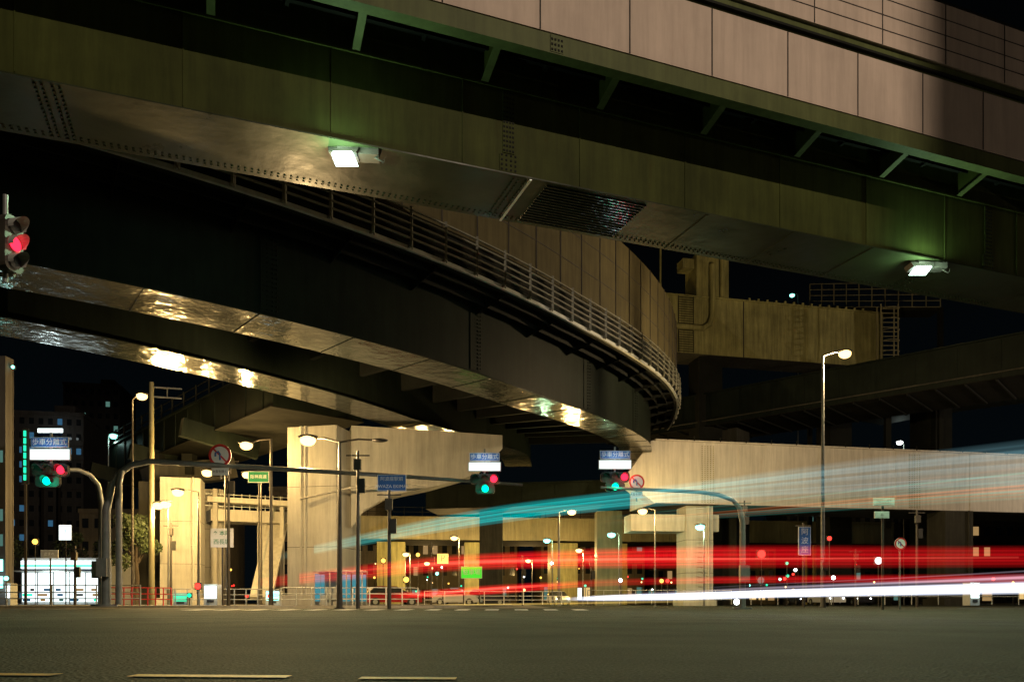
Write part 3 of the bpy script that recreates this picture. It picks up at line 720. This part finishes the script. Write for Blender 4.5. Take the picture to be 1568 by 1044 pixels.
for i in range(80):
    u=random.uniform(560,1560) if i<60 else random.uniform(350,900); marker(u,random.uniform(862,914),random.uniform(75,115),random.choice(['e_amber','e_redd','e_white','e_cyan','e_sodium','e_amber','e_neon','e_sodium']),random.uniform(.06,.19))
for u,v,d in ((350,700,40),(262,800,52),(1404,780,50),(1230,800,52),(1140,766,60),(596,750,33),(115,835,45),(548,690,34),(1262,850,44),(905,850,62),(660,830,66),(800,850,70),(1310,840,60)):
    p=loc(u,v,d); b=B('utility_pole'); b.tube([(p.x,p.y,0),p],[.09,.06],'poled',8); b.box(p+Vector((.0,-.1,-.6)),(.3,.2,.45),'poled'); b.box(p+Vector((.18,-.05,-1.5)),(.25,.18,.6),'black')
    b.beam(p+Vector((-.5,0,-.2)),p+Vector((.5,0,-.2)),.05,.05,'poled'); b.done()
b=B('gantry_column'); p=loc(232,585,50); b.tube([(p.x,p.y,0),p],[.2,.14],'beiged',10)
for z in (-.3,-.9): b.beam(p+Vector((0,0,z)),p+Vector((1.7,.5,z)),.08,.08,'pole')
b.beam(p+Vector((.9,.2,-.3)),p+Vector((.9,.2,-.9)),.05,.05,'pole'); b.done()
def car(u,d,rz,k,head=True,s=1.0):
    p=loc(u,0,d); b=B('car'); T=Matrix.Translation((p.x,p.y,0))@Matrix.Rotation(rz,4,'Z')
    def tp(v): return T@Vector(v)
    prof=[(-2.1,.3),(-2.15,.7),(-1.9,.92),(-1.1,1.0),(1.3,1.0),(1.95,.85),(2.15,.6),(2.15,.3)]
    W=.85; v0=[tp((x,-W,z)) for x,z in prof]; b.prism(v0,(T.to_3x3()@Vector((0,2*W,0))),k)
    top=[(-1.75,.98),(-1.2,1.45),(.3,1.48),(1.15,.99)]
    vs=[tp((x,-.8 if z<1.2 else -.62,z)) for x,z in top]+[tp((x,.8 if z<1.2 else .62,z)) for x,z in top]
    b.add(vs,[(0,1,2,3),(7,6,5,4),(0,4,5,1),(2,6,7,3)],'glass'); b.add([vs[1],vs[5],vs[6],vs[2]],[(0,1,2,3)],k)
    b.box(tp((-.45,0,1.485)),(1.4,1.2,.02),k,rz)
    for x in (-1.35,1.35):
        for y in (-.8,.8):
            c=tp((x,y,.33)); e=T.to_3x3()@Vector((0,.11,0)); b.tube([c-e,c+e],.33,'tyre',16); b.tube([c-e*1.05,c+e*1.05],.18,'rail',10)
    for y in (-.62,.62):
        b.sphere(tp((2.14,y,.68)),.11,'e_white' if head else 'glass',8,(.6,1,.6)); b.box(tp((-2.14,y,.75)),(.06,.3,.13),'e_redd',rz)
    b.done()
car(1265,75,-1.5,'carw'); car(1310,80,-1.6,'card'); car(700,72,-.2,'carw',False); car(745,74,-.1,'card',False); car(600,60,.3,'carr',False); car(1225,90,-1.6,'card'); car(855,88,-1.4,'carw')
def tree(u,d,h,rad,n=2200):
    p=loc(u,0,d); b=B('tree'); x,y=p.x,p.y
    b.tube([(x,y,0),(x+.1,y,h*.3),(x,y,h*.55)],[.22,.16,.1],'bark',8)
    cl=[]
    for i in range(9):
        t=random.random()*6.28; rr=rad*random.uniform(.4,.95); z=h*random.uniform(.45,.95); e=Vector((x+rr*math.cos(t),y+rr*math.sin(t),z))
        b.tube([(x,y,h*random.uniform(.3,.5)),(Vector((x,y,h*.5))+e)/2,e],[.08,.05,.02],'bark',5); cl.append((e,rad*random.uniform(.3,.55)))
    vs=[];fs=[]
    for i in range(n):
        e,r_=random.choice(cl); q=Vector((random.gauss(0,1),random.gauss(0,1),random.gauss(0,.8))).normalized()*r_*random.random()**.4; c=e+q
        a1=Vector((random.gauss(0,1),random.gauss(0,1),random.gauss(0,1))).normalized(); a2=a1.orthogonal().normalized(); s_=random.uniform(.08,.17)
        o=len(vs); vs+= [c-a1*s_,c+a2*s_*.6,c+a1*s_,c-a2*s_*.6]; fs.append((o,o+1,o+2,o+3))
    b.add(vs,fs,'leaf'); b.done()
tree(208,54,6.4,1.4); tree(135,80,7,2.2); tree(0,75,8,2.4)
# ------------------------------------------------------------------ long-exposure light trails
def trail_mat():
    m=bpy.data.materials.new('light_trail_glow'); m.use_nodes=True; nt=m.node_tree; nt.nodes.clear(); N=nt.nodes;L=nt.links
    o=N.new('ShaderNodeOutputMaterial'); a=N.new('ShaderNodeAddShader'); t=N.new('ShaderNodeBsdfTransparent'); e=N.new('ShaderNodeEmission')
    c=N.new('ShaderNodeAttribute'); c.attribute_name='glow'; L.new(c.outputs['Color'],e.inputs[0]); e.inputs[1].default_value=1
    L.new(t.outputs[0],a.inputs[0]); L.new(e.outputs[0],a.inputs[1]); L.new(a.outputs[0],o.inputs[0]); m.cycles.emission_sampling='NONE'; return m
TM=trail_mat()
def smooth_st(stations,n=12):
    out=[]
    for i in range(len(stations)-1):
        p0=stations[max(i-1,0)];p1=stations[i];p2=stations[i+1];p3=stations[min(i+2,len(stations)-1)]
        for j in range(n):
            t=j/n; out.append([.5*((2*b_)+(-a_+c_)*t+(2*a_-5*b_+4*c_-d_)*t*t+(-a_+3*b_-3*c_+d_)*t**3) for a_,b_,c_,d_ in zip(p0,p1,p2,p3)])
    out.append(list(stations[-1])); return out
def trail(name,stations,rows,rowcol):
    S=smooth_st(stations); vs=[];cols=[];fs=[]
    for (u,v0,v1,d,it) in S:
        for j in range(rows):
            f=j/(rows-1); p=loc(u,v0+(v1-v0)*f,d); vs.append(p)
            c=rowcol(j,f,u); cols.append([max(0,it*x) for x in c]+[1])
    for i in range(len(S)-1):
        for j in range(rows-1):
            a_=i*rows+j; fs.append((a_,a_+1,a_+1+rows,a_+rows))
    o=Vector((sum(v.x for v in vs)/len(vs),sum(v.y for v in vs)/len(vs),min(v.z for v in vs)))
    me=bpy.data.meshes.new(name); me.from_pydata([v-o for v in vs],[],fs)
    at=me.color_attributes.new('glow','FLOAT_COLOR','POINT')
    for i,c in enumerate(cols): at.data[i].color=c
    me.materials.append(TM); ob=bpy.data.objects.new(name,me); ob.location=o; bpy.context.collection.objects.link(ob)
def edge(f): return math.sin(math.pi*min(1,max(0,f)))**.6 if 0<f<1 else 0
rc=[random.random()**2.2 for _ in range(60)]
def cy(j,f,u):
    t=max(0,min(1,(u-880)/420)); base=Vector((.0,.34,.33)).lerp(Vector((.12,.25,.29)),t)
    if u<600: base=base.lerp(Vector((.16,.42,.34)),min(1,(600-u)/110))
    s=(.4+.75*rc[j])*edge(f)*(1-.4*t)
    if t>.3 and f<.35: s*=1.5
    return (base.x*s,base.y*s,base.z*s)
trail('bus_light_trail',[(1640,662,757,13.8,.9),(1500,680,757,15,.9),(1300,704,762,17,1),(1060,737,772,20,1.1),(900,756,785,22.5,1.4),(760,774,802,27,1.35),(620,801,824,34,.95),(500,829,845,43,.6),(415,850,860,52,0)],34,cy)
rr2=[random.random()**3 for _ in range(60)]
def orange(j,f,u): s=rr2[j]*edge(f); return (.8*s,.2*s,.05*s) if j%2 else (.05*s,.45*s,.35*s)
trail('side_marker_light_trail',[(1640,700,760,14.2,.7),(1400,728,775,16.4,.6),(1160,760,790,19.4,.45),(1000,778,800,22,.25),(900,790,805,24,0)],22,orange)
def red(j,f,u):
    s=(.5+.7*rc[(j*3)%60])*edge(f)**1.5; return (1.0*s,.010*s,.014*s)
trail('tail_light_trail',[(1640,834,869,14,.42),(1400,834,870,16,.5),(1200,833,870,18,.65),(1000,835,871,20.5,.95),(800,843,871,24,1.0),(680,849,876,28,.8),(560,862,887,35,.6),(430,879,898,48,.4),(395,884,899,52,0)],22,red)
trail('tail_light_trail',[(1640,876,893,12,.4),(1300,879,893,15,.5),(1100,881,894,18,.5),(930,885,898,21,.3),(860,889,902,24,.7),(760,894,910,29,1.1),(640,903,916,38,.8),(600,907,916,42,0)],12,red)
def core(j,f,u):
    s=edge(f)**2; return (1.2*s,.14*s,.09*s)
trail('tail_light_trail',[(1560,851,855,16.5,.15),(1200,853,857,20,.45),(1000,853,858,20.6,.8),(860,854,860,23,1),(720,857,864,27,.8),(600,864,872,33,.3),(520,874,880,40,0)],6,core)
trail('tail_light_trail',[(850,893,897,26,.2),(760,898,903,30,1),(660,907,911,38,1),(620,910,913,42,0)],6,core)
def wht(j,f,u):
    s=edge(f)**1.8*(.8+.8*rc[(j*5)%60]); return (1.7*s,1.8*s,2.1*s)
trail('head_light_trail',[(1640,887,909,11,.9),(1400,895,912,14,1.2),(1200,901,915,18,1.3),(1050,906,919,22,1.1),(930,910,920,28,.8),(865,914,920,32,0)],16,wht)
def wh2(j,f,u):
    s=edge(f)*rc[(j*7)%60]*.9; return (.8*s,.65*s,.8*s)
trail('head_light_trail',[(1640,868,896,10.5,.8),(1400,882,902,13.6,.7),(1200,892,907,17.6,.5),(1050,900,912,21.6,.3),(930,906,915,27,0)],16,wh2)
def yel(j,f,u):
    s=edge(f); return (.9*s,.6*s,.15*s)
trail('head_light_trail',[(1100,918,922,26,.0),(1000,919,923,28,.3),(860,922,925,34,.5),(700,924,927,45,.5),(660,925,928,48,0)],5,yel)
# ------------------------------------------------------------------ sky
w=bpy.data.worlds.new('World'); bpy.context.scene.world=w; w.use_nodes=True; nt=w.node_tree; N=nt.nodes;L=nt.links
bg=N['Background']; tc=N.new('ShaderNodeTexCoord'); sp=N.new('ShaderNodeSeparateXYZ'); L.new(tc.outputs['Generated'],sp.inputs[0])
cr=N.new('ShaderNodeValToRGB'); L.new(sp.outputs['Z'],cr.inputs[0])
cr.color_ramp.elements[0].position=0; cr.color_ramp.elements[0].color=(.0014,.003,.0042,1)
cr.color_ramp.elements[1].position=.4; cr.color_ramp.elements[1].color=(.0006,.0008,.001,1)
L.new(cr.outputs[0],bg.inputs[0]); bg.inputs[1].default_value=1
# ------------------------------------------------------------------ camera
cd=bpy.data.cameras.new('camera'); cam=bpy.data.objects.new('camera',cd); bpy.context.collection.objects.link(cam)
cam.location=(0,0,HC); cam.rotation_euler=(math.pi/2,0,0); cd.lens=28.01; cd.sensor_width=36; cd.shift_y=(HZ-522)/1568.0
cd.clip_end=3000; cd.clip_start=.05
sc=bpy.context.scene; sc.camera=cam
sc.view_settings.view_transform='Standard'; sc.view_settings.look='None'; sc.view_settings.exposure=0
